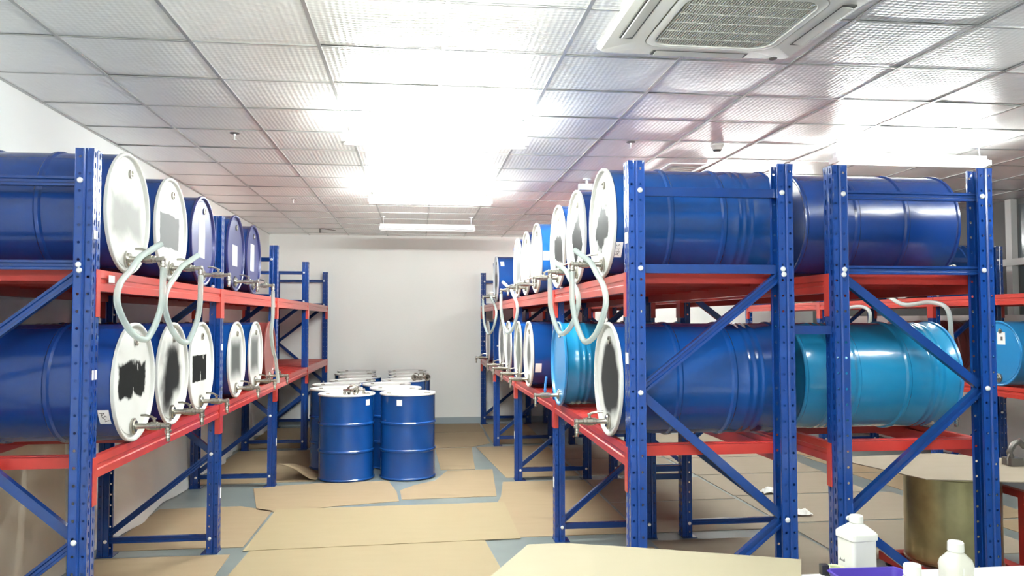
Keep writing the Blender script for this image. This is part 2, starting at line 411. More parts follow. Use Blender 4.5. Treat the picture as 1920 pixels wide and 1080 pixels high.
rackA = rack('blue and orange pallet rack on the right side of the middle aisle', 1.031, 1.757, -1, YS, ([part2, full, full, full], [full]*4), NB, dx=[-.012, .022, 0, -.004, 0])
rackB = rack('blue and orange pallet rack standing back to back with the middle rack', 2.8017, 2.034, 1, YS, ([[(.05, .09), (.75, .3), (1.5, .3), (2.05, .2)], full, full, full], [full]*4), NB)
YS3 = [5.30, 7.60, 9.90, 12.20]
rackC = rack('distant blue and orange pallet rack at the far right across the second aisle', 5.24, 5.95, -1, YS3, ([part1, full, full], [full]*3), NB)
for k, zz in ((0, 1.60), (1, 1.60), (1, .515), (1, .455), (2, .5)):
    y = YS[k]-Y0
    MB().extrude(CH, (1.757+.036-1.031, y, zz), (2.034-.0385-1.031, y, zz)).build('row_spacer', M['brace'], rackA)
def sticker(rk, x, y, z, w_, h_, face):
    rl = rk.location
    MB().box(min(0, face*.0012), max(0, face*.0012), -w_/2, w_/2, -h_/2, h_).build('sticker', M['paper'], rk, (x-rl.x, y-rl.y, z-rl.z))
FX = -1.4465+.038
sticker(rackL, FX, Y0+.005, 1.405, .05, .028, 1); sticker(rackL, FX, Y0-.01, 2.02, .04, .025, 1); sticker(rackL, FX+.005, Y0+.17, 1.835, .07, .022, 1)
sticker(rackL, FX, YS[1]+.01, 1.45, .04, .03, 1); sticker(rackL, FX, YS[1]+.02, .40, .04, .05, 1); sticker(rackL, FX, YS[2]+.01, .42, .04, .05, 1)
GXX = 1.031-.038
sticker(rackA, GXX-.0125, Y0-.005, 2.03, .05, .035, -1); sticker(rackA, GXX-.0125, Y0, 1.46, .05, .035, -1)
sticker(rackA, GXX+.022, YS[1]-.01, 1.46, .04, .04, -1); sticker(rackA, GXX+.022, YS[1], .42, .04, .05, -1); sticker(rackA, GXX, YS[2], .45, .04, .05, -1)

# ------------------------------------------------------------------ drums
RD = .2945; LD = .88
def ring(c, wd, r0, r1): return [(c-wd, r0), (c-wd*.45, r1), (c+wd*.45, r1), (c+wd, r0)]
def body_mesh(extra):
    rb = .2860
    p = [(-.862, 0), (-.862, .268), (-.876, .272), (-.880, .280), (-.880, .289), (-.874, RD), (-.866, RD), (-.858, rb+.001), (-.85, rb)]
    rings = [(-.585, .017, RD), (-.305, .017, RD)]
    if extra in (1, 2): rings += [(-.66, .012, rb+.003), (-.70, .012, rb+.003), (-.74, .012, rb+.003)]
    if extra == 2: rings += [(-.10, .012, rb+.003), (-.14, .012, rb+.003), (-.18, .012, rb+.003)]
    for c, wd, r1 in sorted(rings): p += ring(c, wd, rb, r1)
    p += [(-.03, rb), (-.022, rb+.001), (-.016, RD-.002), (-.012, RD-.004)]
    return MB().lathe(p, 56).mesh('body', .5)
BODY = [body_mesh(k) for k in (0, 1, 2)]
LID = MB().lathe([(-.020, .2875), (-.016, RD), (-.003, RD), (0, .291), (0, .284), (-.003, .279), (-.017, .274), (-.018, .262), (-.0145, .258), (-.0145, 0)], 56).mesh('lid', .5)
BUNG = MB().lathe([(-.0145, .036), (-.004, .036), (-.003, .030), (-.009, .028), (-.009, .010), (-.002, .009), (-.002, 0)], 18).mesh('bung', .5)
SMALLBUNG = MB().lathe([(-.0145, .022), (-.005, .022), (-.004, .016), (-.009, .014), (-.009, 0)], 14).mesh('vent_bung', .5)
# tap: axis +x out of the lid, origin at the lid centre
TZ = -.222
tp = MB()
tp.lathe([(-.014, .042), (-.004, .042), (-.002, .034), (.004, .030), (.004, .016), (.012, .014), (.055, .0125), (.057, .018), (.072, .018), (.074, .021), (.105, .021), (.107, .018), (.122, .018), (.124, .0125), (.150, .0125), (.152, .016), (.166, .016), (.170, .010), (.170, 0)], 16, 'x', (0, 0, TZ))
TAP = tp.mesh('tap', .5)
SPOUT = MB().lathe([(TZ+.012, 0), (TZ+.012, .012), (TZ, .0145), (TZ-.02, .0145), (TZ-.022, .017), (TZ-.034, .017), (TZ-.036, .0105), (TZ-.046, .0125), (TZ-.048, .0105), (TZ-.058, .0125), (TZ-.060, .0105), (TZ-.070, .0115), (TZ-.078, .009)], 12, 'z', (.157, 0, 0)).mesh('spout', .5)
hb = MB().lathe([(TZ+.018, .008), (TZ+.034, .008), (TZ+.034, .012), (TZ+.040, .012), (TZ+.040, 0)], 10, 'z', (.09, 0, 0))
hb.tube([(.09, 0, TZ+.037), (.075, .01, TZ+.045), (.045, .015, TZ+.052), (.02, .018, TZ+.052)], [.007, .006, .007, .006], 6)
HANDLE = hb.mesh('tap_handle', .6)
HANDLEUP = MB().lathe([(TZ+.018, .008), (TZ+.034, .008), (TZ+.034, .012), (TZ+.040, .012), (TZ+.040, 0)], 10, 'z', (.09, 0, 0)).tube([(.09, 0, TZ+.037), (.088, -.004, TZ+.07), (.078, -.01, TZ+.13)], [.008, .008, .009], 8).mesh('tap_handle', .6)

def text_mesh(txt, size, name='lettering'):
    c = bpy.data.curves.new('lettering', 'FONT'); c.body = txt; c.size = size; c.align_x = 'CENTER'; c.align_y = 'CENTER'; c.extrude = .0003; c.resolution_u = 2
    o = bpy.data.objects.new('tmp', c); col.objects.link(o)
    dg = bpy.context.evaluated_depsgraph_get(); me = bpy.data.meshes.new_from_object(o.evaluated_get(dg)); me.name = name
    bpy.data.objects.remove(o); return me
def curved_patch(ax0, ax1, th0, th1, r, n=6):
    """label lying on the drum wall: between axial positions and angles (angle 0 = +y, 90 = +z)"""
    vs = []
    for rr in (r, r+.0008):
        for k in range(n+1):
            t = th0+(th1-th0)*k/n
            for a in (ax0, ax1): vs.append((a, rr*math.cos(t), rr*math.sin(t)))
    m = 2*(n+1); fs = []
    for k in range(n):
        a = 2*k
        fs += [(a, a+1, a+3, a+2), (m+a, m+a+2, m+a+3, m+a+1), (a, a+2, m+a+2, m+a), (a+1, m+a+1, m+a+3, a+3)]
    fs += [(0, m, m+1, 1), (2*n, 2*n+1, m+2*n+1, m+2*n)]
    return MB().add(vs, fs)

def drum(label, x, y, zb, face, bodym, lidm, tap=True, extra=1, stand=False, handle=None, group=None, spin=0., lidstrip=None, bungs=True):
    """lying: x = lid plane, zb = underside; standing: x,y = axis"""
    if stand:
        root = empty('steel_drum', (x, y, zb), label, 'drum', group); off = (0, 0, LD); rot = (0, -PI/2, 0)
        root.rotation_euler = (0, 0, spin)
    else:
        root = empty('steel_drum', (x-face*.44, y, zb), label, 'drum', group); root.rotation_euler = (0, 0, 0 if face > 0 else PI)
        off = (.44, 0, RD); rot = (0, 0, 0)
    P = lambda m, n, mm: put(m, n, mm, root, off, rot)
    P(BODY[extra], 'body', bodym)
    lid = P(LID, 'lid', lidm)
    if bungs:
        put(SMALLBUNG, 'vent_bung', M['steel'], lid, (0, .03, .20))
        if not tap: put(BUNG, 'bung', M['steel'], lid, (0, 0, -.205))
    if tap:
        t = P(TAP, 'tap', M['steel']); put(SPOUT, 'spout', M['steel'], t)
        put(HANDLEUP if handle == 'up' else HANDLE, 'tap_handle', M['grip'] if handle == 'up' else M['steel'], t)
    if lidstrip:
        ya, yb, za, zb2 = lidstrip
        MB().box(-.0143, -.0130, ya, yb, za, zb2).build('paper_label', M['paper'], lid)
    return root
def kids(o, n): return [c for c in o.children if c.name.startswith(n)][0]
zlo, zup = ZL+.0955, ZU+.0955
XLID, XRLID = -1.40, .975
# lids
S = stain_lid
lidU1 = S('lid_smudged', WH, (.04, .04, .04), .0, -.02, .19, .09, .05, .07, 7, dens=.5, grime=.3)
lidU2 = S('lid_grey_square', WH, (.15, .15, .153), -.01, -.015, .175, .095, .004, .018, 16)
lidL1 = S('lid_black_block', WH, DK, -.01, .01, .185, .085, .012, .045, 13, scratch=.40)
lidL2 = S('lid_black_spray', WH, (.015, .015, .015), .0, -.01, .15, .21, .05, .10, 5, 'ell', rot=-.6)
lidL3 = S('lid_black_square', WH, DK, -.02, -.005, .165, .085, .004, .010, 30, scratch=.50)
lidL4 = S('lid_dark_haze', WH, (.05, .055, .055), .0, .01, .17, .14, .07, .02, 8, dens=.95)
lidL5 = S('lid_grey_haze', WH, (.06, .065, .065), -.01, .02, .16, .15, .07, .02, 8, dens=.92)
lidR1 = S('lid_charcoal_blot', WH, (.035, .035, .035), .025, -.005, .19, .19, .03, .05, 8, 'ell', grime=.35)
lidR3 = S('lid_small_blot', WH, (.05, .05, .05), -.02, .01, .11, .13, .05, .05, 9, 'ell', dens=.9)
lidR4 = S('lid_mottled_green', (.50, .51, .47), (.07, .08, .065), 0, 0, .19, .20, .06, .16, 7, 'ell', dens=.85)
lidR5 = S('lid_mottled_grey', (.52, .52, .50), (.09, .09, .09), .03, -.03, .19, .20, .06, .16, 9, 'ell', dens=.85)
lidR6 = S('lid_mottled_pale', (.55, .55, .53), (.10, .10, .10), -.03, .03, .18, .20, .06, .16, 8, 'ell', dens=.8)
lidRU1 = S('lid_flaked_blot', WH, (.006, .006, .006), -.02, -.03, .15, .105, .012, .07, 12, 'ell', rot=.5)
lidRU2 = S('lid_leaning_blot', WH, (.006, .006, .006), .01, -.02, .13, .12, .012, .055, 10, rot=.5)
lidRU3 = S('lid_wide_blot', WH, (.008, .008, .008), .0, -.03, .15, .11, .02, .06, 8, rot=.1, dens=.97)
lidRU6 = S('lid_faded_blot', WH, (.06, .06, .06), .02, -.02, .14, .12, .03, .03, 8, dens=.9)
lidRU7 = S('lid_grey_square_faded', (.55, .57, .60), (.07, .07, .075), .0, -.02, .16, .09, .03, .03, 8, dens=.85)
lidPlain = S('lid_plain', WH, (.45, .45, .44), .0, -.05, .1, .1, .05, .05, 6, dens=.4)

B = M['blue']; N = M['navy']
D = {}
def dr(k, *a, **kw): D[k] = drum(*a, **kw)
# left rack, upper tier
dr('U1', 'blue drum with a smudged white lid, nearest on the upper tier of the left rack', XLID, 4.07, zup, 1, N, lidU1, extra=1)
dr('U2', 'blue drum with a torn grey square on its white lid, upper left tier', XLID, 4.75, zup, 1, N, lidU2)
dr('U3', 'all blue drum, long white strip label on its lid, upper left tier before the post', XLID, 5.43, zup, 1, N, M['violet'], lidstrip=(-.09, .06, -.11, .14))
dr('U4', 'all blue drum, short white strip label on its lid, upper left tier past the post', XLID, 6.37, zup, 1, N, M['violet'], lidstrip=(-.08, .08, -.10, .06))
dr('U5', 'farthest all blue drum on the upper tier of the left rack, narrow label on lid', XLID, 7.04, zup, 1, N, M['violet'], lidstrip=(-.09, .05, -.10, .13))
# left rack, lower tier
dr('L1', 'blue drum, black painted block on its white lid, nearest on the lower left tier', XLID, 4.19, zlo, 1, N, lidL1)
dr('L2', 'blue drum with a blurred black spray patch across its white lid, lower left tier', XLID, 4.82, zlo, 1, N, lidL2)
dr('L3', 'blue drum with a scratched black square on its white lid, beside the second left post', XLID, 5.43, zlo, 1, N, lidL3)
dr('L4', 'blue drum with a dark hazy patch on its lid, just past the second left post', XLID, 6.45, zlo, 1, B, lidL4)
dr('L5', 'blue drum with a grey hazy lid next to the maroon drum on the left rack', XLID, 7.18, zlo, 1, B, lidL5)
dr('L6', 'maroon drum with a maroon lid at the end of the lower left tier', XLID, 7.84, zlo, 1, M['maroon'], M['maroon'])
# middle rack, upper tier
dr('RU1', 'blue drum with white sticker AS-15, flaked black blot on lid, upper middle tier', XRLID, 4.20, zup, -1, B, lidRU1)
dr('RU2', 'blue drum, leaning black blot on its white lid, second on the upper middle tier', XRLID, 4.92, zup, -1, N, lidRU2)
dr('RU3', 'blue drum, wide charcoal blot on its white lid, third on the upper middle tier', XRLID, 5.58, zup, -1, B, lidRU3)
dr('RU4', 'bright blue drum with plain white lid and white paper on its side, upper middle tier', XRLID, 6.62, zup, -1, M['bright'], lidPlain)
dr('RU5', 'blue drum with plain white lid squeezed behind the bright blue drum, upper middle tier', XRLID, 7.26, zup, -1, N, lidPlain)
dr('RU6', 'blue drum, faded grey blot on its white lid, sixth on the upper middle tier', XRLID, 7.89, zup, -1, N, lidRU6)
dr('RU7', 'farthest blue drum on the upper middle tier, grey square on lid, white sticker on side', XRLID, 10.12, zup, -1, B, lidRU7)
# middle rack, lower tier
dr('R1', 'blue drum, large charcoal blot on its white lid, nearest on the lower middle tier', XRLID, 4.09, zlo, -1, B, lidR1)
dr('R2', 'teal drum with a teal lid and blue tap lever on the lower middle tier', XRLID, 5.55, zlo, -1, M['teal'], M['sky'], extra=2, handle='up')
dr('R3', 'blue drum with a small dark mark on its white lid behind the teal drum', XRLID, 7.10, zlo, -1, B, lidR3)
dr('R4', 'blue drum with a greenish mottled lid, fourth on the lower middle tier', XRLID, 7.86, zlo, -1, B, lidR4)
dr('R5', 'blue drum with a grey mottled lid, just past the third post of the middle rack', XRLID, 8.72, zlo, -1, B, lidR5)
dr('R6', 'blue drum with a pale mottled lid, last but one on the lower middle tier', XRLID, 9.42, zlo, -1, B, lidR6)
dr('R7', 'farthest blue drum on the lower middle tier with a bluish white lid', XRLID, 11.30, zlo, -1, B, lidPlain)
# back-to-back rack
dr('B1', 'dark blue drum seen from its blind end, upper tier of the back to back rack', 2.90, 4.25, zup, 1, N, N, extra=0)
dr('B2', 'large cyan drum with ribbed ends on the lower tier of the back to back rack', 2.86, 4.20, zlo, 1, M['teal'], M['sky'], extra=2)
# far right rack
dr('C1', 'cyan drum with white square sticker on its lid at the far right edge', 5.20, 6.66, zlo, -1, M['sky'], M['sky'])
dr('C2', 'maroon drum glimpsed behind the end of the large cyan drum, far right rack', 5.20, 8.25, zlo, -1, M['maroon'], M['maroon'])
dr('C3', 'blue drum on the upper tier of the far right rack behind the dark blue drum', 5.18, 8.05, zup, -1, B, lidPlain)
dr('C4', 'blue drum on the upper tier of the far right rack, beside its third post', 5.18, 9.40, zup, -1, B, lidPlain)
MB().box(-.0143, -.013, -.015, .085, .08, .19).build('paper_label', M['paper'], kids(D['C1'], 'lid'))
MB().box(-.0129, -.0123, .030, .055, .115, .15).build('printed_mark', M['ink'], kids(D['C1'], 'lid'))
# stickers on drum walls
def wall_sticker(d, ax0, ax1, a0, a1, txt=None, size=.05, rot=0., r=.2868):
    b = kids(d, 'body'); s = curved_patch(ax0, ax1, math.radians(a0), math.radians(a1), r).build('paper_label', M['paper'], b)
    if txt:
        me = text_mesh(txt, size); am = (ax0+ax1)/2; t = math.radians((a0+a1)/2)
        # text plane: normal radial, up = given by rot about the radial
        nrm = Vector((0, math.cos(t), math.sin(t))); ux = Vector((1, 0, 0)); tz = nrm.cross(ux)
        e1 = ux*math.cos(rot)+tz*math.sin(rot); e2 = nrm.cross(e1)
        mt = Matrix((e1, e2, nrm)).transposed().to_4x4()
        for v in me.vertices:
            p = mt @ v.co
            # wrap on the cylinder
            h_ = Vector((p.x, p.y, p.z)); tt = h_.dot(tz)/r
            v.co = Vector((am+h_.x, math.cos(t-tt)*(r+.0016), math.sin(t-tt)*(r+.0016)))
        put(me, 'lettering', M['ink'], s)
    return s
# left-rack drums: near side is local -y (angle 180); middle-rack drums are turned, near side is local +y (angle 0)
wall_sticker(D['L1'], -.082, -.032, 203, 219, 'AS-1', .032, rot=-1.2)
wall_sticker(D['RU1'], -.058, -.014, -44, -26, 'AS-15', .028, rot=-PI/2)
wall_sticker(D['RU4'], -.075, -.022, -8, 7)
wall_sticker(D['RU7'], -.09, -.045, 32, 47)
wall_sticker(D['R3'], -.085, -.03, -31, -14)

# standing drums
rows = [(-.745, -.107), (-.918, -.254), (-.976, -.381), (-.843, -.18), (-.794, -.117), (-.908, -.14), (-.934, -.164)]
lbL = ['front left standing blue drum with two taps lying on its white top', 'second standing blue drum in the left file, poking out left of the front one',
       'third standing blue drum in the left file', 'fourth standing blue drum in the left file', 'fifth standing blue drum in the left file',
       'sixth standing blue drum in the left file, one before the wall', 'last standing blue drum in the left file, against the back wall']
lbR = ['front right standing blue drum with a white sticker below its clear white top', 'second standing blue drum in the right file behind the stickered one',
       'third standing blue drum in the right file', 'fourth standing blue drum in the right file with taps on its top', 'fifth standing blue drum in the right file',
       'sixth standing blue drum in the right file, one before the wall', 'last standing blue drum in the right file, against the back wall']
ST = {}
for i, (a, b) in enumerate(rows):
    y = 8.58+i*.645
    for x, lb, s in ((a, lbL[i], 'l'), (b, lbR[i], 'r')):
        ST[s, i] = drum(lb, x, y, .006 if i < 2 else 0.0, 1, M['blue'], M['lidtop'], tap=False, extra=0, stand=True, spin=random.uniform(-.6, .6), group=None)
for key, ang in ((('l', 0), -37), (('r', 0), -107)):
    d = ST[key]; d.rotation_euler = (0, 0, 0); b = kids(d, 'body')
    # local y stays world y, local z -> -x under the standing rotation
    a = math.radians(ang); y, x = math.sin(a), math.cos(a)
    t = math.atan2(-x, y)
    curved_patch(-.115, -.055, t-.10, t+.10, .2868).build('paper_label', M['paper'], b)
def loose_tap(x, y, z, rz, label):
    e = empty('loose_tap', (x, y, z), label, 'tap', rot=(0, 0, rz))
    t = put(TAP, 'valve', M['steel'], e, (-.08, 0, .021-TZ+.021)); put(SPOUT, 'spout', M['steel'], t); put(HANDLE, 'tap_handle', M['steel'], t)
zt = .006+LD-.014
loose_tap(-.71, 8.50, zt, 2.4, 'left one of two steel taps on the front left standing drum')
loose_tap(-.64, 8.57, zt, .5, 'right one of two steel taps on the front left standing drum')
loose_tap(.00, 10.50, LD-.014, 1.0, 'left steel tap on a drum top in the right file')
loose_tap(.07, 10.45, LD-.014, 2.2, 'right steel tap on a drum top in the right file')

# ------------------------------------------------------------------ hoses
def spline(pts, n=7):
    P = [Vector(p) for p in pts]; out = []
    for i in range(len(P)-1):
        p0 = P[max(i-1, 0)]; p1 = P[i]; p2 = P[i+1]; p3 = P[min(i+2, len(P)-1)]
        for k in range(n):
            t = k/n
            out.append(.5*((2*p1)+(-p0+p2)*t+(2*p0-5*p1+4*p2-p3)*t*t+(-p0+3*p1-3*p2+p3)*t*t*t))
    out.append(P[-1]); return out
def hose(label, pts, r=.0155, group=None):
    c = pts[0]
    mb = MB().tube([Vector(p)-Vector(c) for p in spline(pts)], r, 10)
    return tag(mb.build('hose', M['hose'], None, c, smooth=.9), label, 'hose', group)
def loop(label, lidx, y, zb, face, drop=.50, near=.26, tail=True):
    sx = lidx+face*.157; sz = zb+RD+TZ-.045; cx = lidx+face*.075
    bx_ = lidx+face*.035
    pts = [(sx, y, sz+.005), (sx, y-.004, sz-.14), (sx-face*.01, y-.010, sz-drop*.62), (sx-face*.03, y-.035, sz-drop*.85), (sx-face*.06, y-near*.25, sz-drop), (bx_+face*.03, y-near*.68, sz-drop*.86),
           (bx_+face*.005, y-near, sz-drop*.52), (bx_, y-near*.85, sz-drop*.25), (bx_+face*.01, y-.10, sz-.01), (cx-face*.01, y-.05, sz+.05)]
    if tail: pts += [(cx+face*.025, y-.02, sz+.085), (cx+face*.06, y+.035, sz+.125)]
    return hose(label, pts)
loop('clear hose looped from the nearest upper left drum tap', XLID, 4.07, zup, 1, drop=.345)
loop('clear hose looped from the upper left drum with the grey square lid', XLID, 4.75, zup, 1, near=.25, drop=.38)
loop('clear hose looped from the tap of the drum stickered AS-15', XRLID, 4.20, zup, -1, near=.27, drop=.37)
loop('clear hose looped from the second upper drum of the middle rack', XRLID, 4.92, zup, -1, near=.30, drop=.34)
loop('clear hose looped from the sixth upper drum of the middle rack', XRLID, 7.89, zup, -1, near=.35, drop=.38)
loop('thin clear hose looped from the farthest upper drum of the middle rack', XRLID, 10.12, zup, -1, near=.5, drop=.43, tail=False)
sx = XLID+.157; sz = zup+RD+TZ-.045
hose('clear hose hanging straight from the last upper left drum to the maroon drum', [(sx, 7.04, sz), (sx, 7.05, sz-.2), (sx-.02, 7.1, sz-.36), (sx-.03, 7.25, sz-.52), (sx-.035, 7.42, sz-.62), (sx-.035, 7.55, sz-.82)])
hose('milky hose hanging above the right end of the large cyan drum', [(5.18-.157, 8.05, sz), (5.02, 7.75, sz-.10), (5.03, 7.35, 1.82), (5.05, 7.12, 1.75), (5.07, 7.10, 1.5), (5.08, 7.10, 1.36)], .022)
hose('milky hose slanting behind the diagonal brace of the back to back rack', [(5.18-.157, 9.40, sz), (5.02, 9.1, sz-.12), (5.03, 8.6, 1.80), (5.05, 8.44, 1.72), (5.06, 8.50, 1.5), (5.06, 8.52, 1.36)], .020)

# ------------------------------------------------------------------ lamps
HOUS = MB().extrude([(-.018, .030), (-.024, .022), (-.024, -.050), (-.010, -.062), (.010, -.062), (.024, -.050), (.024, .022), (.018, .030)], (-.61, 0, 0), (.61, 0, 0)).mesh('housing')
TUBEM = MB().lathe([(-.59, 0), (-.59, .0145), (.59, .0145), (.59, 0)], 12).mesh('tube', .7)
CAPM = MB().box(-.014, .014, -.062, .062, -.050, -.010).mesh('end_cap')
def lamp(label, x, y, z=2.87, lit='tube', rz=0.):
    e = empty('fluorescent_lamp', (x, y, z), label, 'lamp', rot=(0, 0, rz))
    put(HOUS, 'housing', M['lampwhite'], e)
    for yy in (-.044, .044): put(TUBEM, 'tube', M[lit], e, (0, yy, -.030))
    for xx in (-.606, .606): put(CAPM, 'end_cap', M['lampwhite'], e, (xx, 0, 0))
    for xx in (-.57, .57):
        MB().tube([(xx, 0, .03), (xx, .01, .08), (xx, 0, CZ-z)], .006, 6).lathe([(CZ-z-.012, .028), (CZ-z-.002, .028)], 10, 'z', (xx, 0, 0), True, True).build('hanger', M['zinc'], e)
    return e
lamp('glaring fluorescent lamp nearest above the middle aisle', .115, 5.32)
lamp('lit fluorescent lamp second above the middle aisle', .12, 8.0, lit='tube_strong')
lamp('unlit fluorescent lamp near the back wall above the middle aisle', .115, 10.42, lit='deadtube')
lamp('lit fluorescent lamp above the second aisle at right', 3.70, 5.60, lit='tube_dim')
lamp('lit fluorescent lamp above the middle aisle overhead, out of frame', .115, 2.62, lit='tube_reduced')
lamp('lit fluorescent lamp behind the camera above the middle aisle', .115, -.1, lit='tube_strong')
lamp('lit fluorescent lamp farther along the second aisle hidden by drums', 3.70, 8.35, lit='tube_dim')
lamp('lit fluorescent lamp above the second aisle overhead, out of frame', 3.70, 2.80, lit='tube_reduced')
lamp('added unseen fluorescent lamp brightening the back of the second aisle', 3.70, 11.0, lit='tube_reduced')  # unseen lamp, added for extra light towards the back wall

# ------------------------------------------------------------------ ceiling fittings
def rrect(x0, x1, y0, y1, r, n=5):
    out = []
    for cx, cy, a0 in ((x1-r, y1-r, 0), (x0+r, y1-r, 90), (x0+r, y0+r, 180), (x1-r, y0+r, 270)):
        for k in range(n+1):
            a = math.radians(a0+90*k/n); out.append((cx+r*math.cos(a), cy+r*math.sin(a)))
    return out
def loft(loops, cap=True):
    mb = MB(); n = len(loops[0]); vs = [p for L_ in loops for p in L_]; fs = []
    for i in range(len(loops)-1):
        for k in range(n): fs.append((i*n+k, i*n+(k+1) % n, (i+1)*n+(k+1) % n, (i+1)*n+k))
    if cap: fs.append(tuple(range((len(loops)-1)*n, len(loops)*n)))
    return mb.add(vs, fs)
ac = empty('ceiling_air_conditioner', (1.37, 3.33, CZ), 'white square cassette air conditioner with grey slatted grille on the ceiling', 'air conditioner')
def lp(h, r, z, n=6): return [(x, y, z) for x, y in rrect(-h, h, -h, h, r, n)]
loft([lp(.50, .03, 0), lp(.50, .03, -.012), lp(.485, .04, -.026), lp(.335, .10, -.046), lp(.325, .10, -.046), lp(.315, .10, -.034), lp(.31, .10, -.030)]).build('panel', M['acwhite'], ac, smooth=.5)
# dark backing of the grille then slats and ribs
MB().box(-.275, .275, -.275, .275, -.036, -.031).build('grille_backing', M['acdark'], ac)
loft([lp(.318, .09, -.047), lp(.30, .09, -.052), lp(.285, .085, -.052), lp(.278, .08, -.044), lp(.278, .08, -.036)], False).build('grille_rim', M['acwhite'], ac, smooth=.6)
sl = MB()
for k in range(46):
    x = -.27+k*.012; lim = .275 if abs(x) < .2 else .275-(abs(x)-.2)*.5
    sl.box(x-.0028, x+.0028, -lim, lim, -.049, -.037)
tag(sl.build('grille_slats', M['acslat'], ac), kind='stuff')
for y in (-.2, -.1, 0, .1, .2): MB().box(-.27, .27, y-.004, y+.004, -.0495, -.040).build('grille_rib', M['acwhite'], ac)
for k in range(4):
    a = k*PI/2
    o = MB().box(-.24, .24, .385, .448, -.041, -.034).build('louvre_slot', M['acdark'], ac); o.rotation_euler = (0, 0, a)
    o = MB().extrude([(-.028, -.004), (.026, -.012), (.028, -.008), (-.026, .002)], (-.225, .412, -.036), (.225, .412, -.036)).build('louvre', M['acwhite'], ac); o.rotation_euler = (0, 0, a)
MB().lathe([(0, .022), (.004, .020), (.004, 0)], 14, '-z', (.40, .455, -.034)).build('sensor', M['acdark'], ac)
vent = empty('ceiling_vent', (2.31, 6.95, CZ), 'small white framed air vent in the ceiling above the middle rack', 'vent')
loft([[(x, y, z) for x, y in rrect(-a, a, -b, b, .01, 2)] for a, b, z in ((.165, .37, 0), (.165, .37, -.012), (.13, .335, -.016), (.125, .33, -.006))], True).build('frame', M['lampwhite'], vent)
for k in range(8): MB().box(-.125, .125, -.30+k*.085-.012, -.30+k*.085+.012, -.014, -.008).build('blade', M['acslat'], vent)
sd = empty('smoke_detector', (2.28, 5.86, CZ), 'round cream smoke detector on the ceiling left of the right lamp', 'detector')
MB().lathe([(0, .05), (.014, .052), (.02, .046), (.046, .032)], 20, '-z', cap0=True).build('dome', M['acwhite'], sd, smooth=.6)
MB().lathe([(.044, .034), (.056, .026), (.058, 0)], 18, '-z').build('sensor_cap', M['greymetal'], sd, smooth=.6)
def sprinkler(x, y, label):
    e = empty('sprinkler', (x, y, CZ), label, 'sprinkler')
    MB().lathe([(0, .036), (.004, .034), (.008, .012), (.008, 0)], 16, '-z').build('flange', M['greymetal'], e)
    MB().lathe([(.006, .009), (.02, .008), (.022, .004), (.048, .004), (.048, .016), (.051, .016), (.051, 0)], 12, '-z').build('head', M['zinc'], e)
sprinkler(1.60, 5.86, 'small sprinkler head on the ceiling left of the smoke detector')
sprinkler(-1.32, 5.89, 'small dark sprinkler head on the ceiling above the left rack')
sprinkler(-1.38, 9.02, 'tiny sprinkler head on the ceiling far left')
e = empty('ceiling_camera', (1.60, 7.45, CZ), 'small white camera hanging from the ceiling behind the nearest white lid', 'camera')
MB().lathe([(0, .04), (.012, .04), (.014, .014), (.05, .014)], 14, '-z', cap1=True).build('mount', M['lampwhite'], e)
MB().box(-.08, .05, -.03, .03, -.11, -.05).build('housing', M['lampwhite'], e)
e = empty('pipe_bracket', (-1.32, 11.9, CZ), 'small dark angle bracket on the ceiling near the back wall', 'bracket')
MB().tube([(-.11, 0, -.004), (.11, 0, -.03)], .006, 6).build('arm', M['greymetal'], e); MB().box(-.13, -.10, -.01, .01, -.07, 0).build('drop', M['greymetal'], e)

# ------------------------------------------------------------------ cardboard on the floor
def sheet(label, pts, lvl, m, thick=.004, name='cardboard_sheet', cat='cardboard', z0=None):
    cx = sum(p[0] for p in pts)/len(pts); cy = sum(p[1] for p in pts)/len(pts); z = (.0006+lvl*.0045) if z0 is None else z0
    n = len(pts); mb = MB()
    vs = [(x-cx, y-cy, 0) for x, y in pts]+[(x-cx, y-cy, thick) for x, y in pts]
    mb.add(vs, [tuple(range(n))[::-1], tuple(range(n, 2*n))]+[(i, (i+1) % n, n+(i+1) % n, n+i) for i in range(n)])
    return tag(mb.build(name, m, None, (cx, cy, z)), label, cat)
W_, C_ = M['cardworn'], M['card']
sheet('bright clean cardboard sheet in the middle of the aisle floor', [(-1.22, 7.187), (.774, 7.226), (.771, 6.026), (-1.238, 5.937)], 1, C_)
sheet('bright cardboard sheet at the bottom edge of the aisle floor', [(-1.19, 5.98), (.50, 6.02), (.56, 5.18), (.62, 4.0), (-1.1, 4.0), (-1.22, 5.3)], 0, C_)
sheet('worn torn cardboard sheet in front of the left standing drum', [(-1.599, 8.12), (-1.30, 8.24), (-1.0, 8.30), (-.30, 8.34), (-.20, 7.80), (-.171, 7.40), (-.75, 7.26), (-1.211, 7.10), (-1.392, 7.22)], 0, W_)
sheet('worn cardboard sheet in front of the right standing drum', [(-.17, 7.86), (-.03, 8.10), (.18, 8.30), (.32, 8.82), (.82, 8.84), (.734, 7.50), (-.145, 7.46)], 0, W_)
sheet('worn cardboard sheet filling the floor under the second bay of the middle rack', [(.86, 8.14), (1.70, 8.14), (1.70, 6.08), (.66, 6.07), (.66, 7.0), (.77, 7.46)], 0, W_)
sheet('small worn cardboard sheet right of the standing drums', [(.22, 10.34), (.69, 10.38), (.63, 8.88), (.25, 8.87)], 0, W_)
sheet('worn cardboard sheet on the far floor near the back wall', [(.20, 11.78), (.96, 11.76), (.96, 10.70), (.70, 10.43), (.22, 10.38)], 0, W_)
sheet('worn cardboard strip on the floor against the back wall', [(.20, 12.76), (.97, 12.74), (.97, 11.80), (.18, 11.82)], 0, W_)
sheet('worn cardboard sheet beside the third post of the middle rack', [(.75, 10.40), (1.0, 10.42), (1.68, 10.42), (1.70, 8.36), (.92, 8.35)], 0, W_)
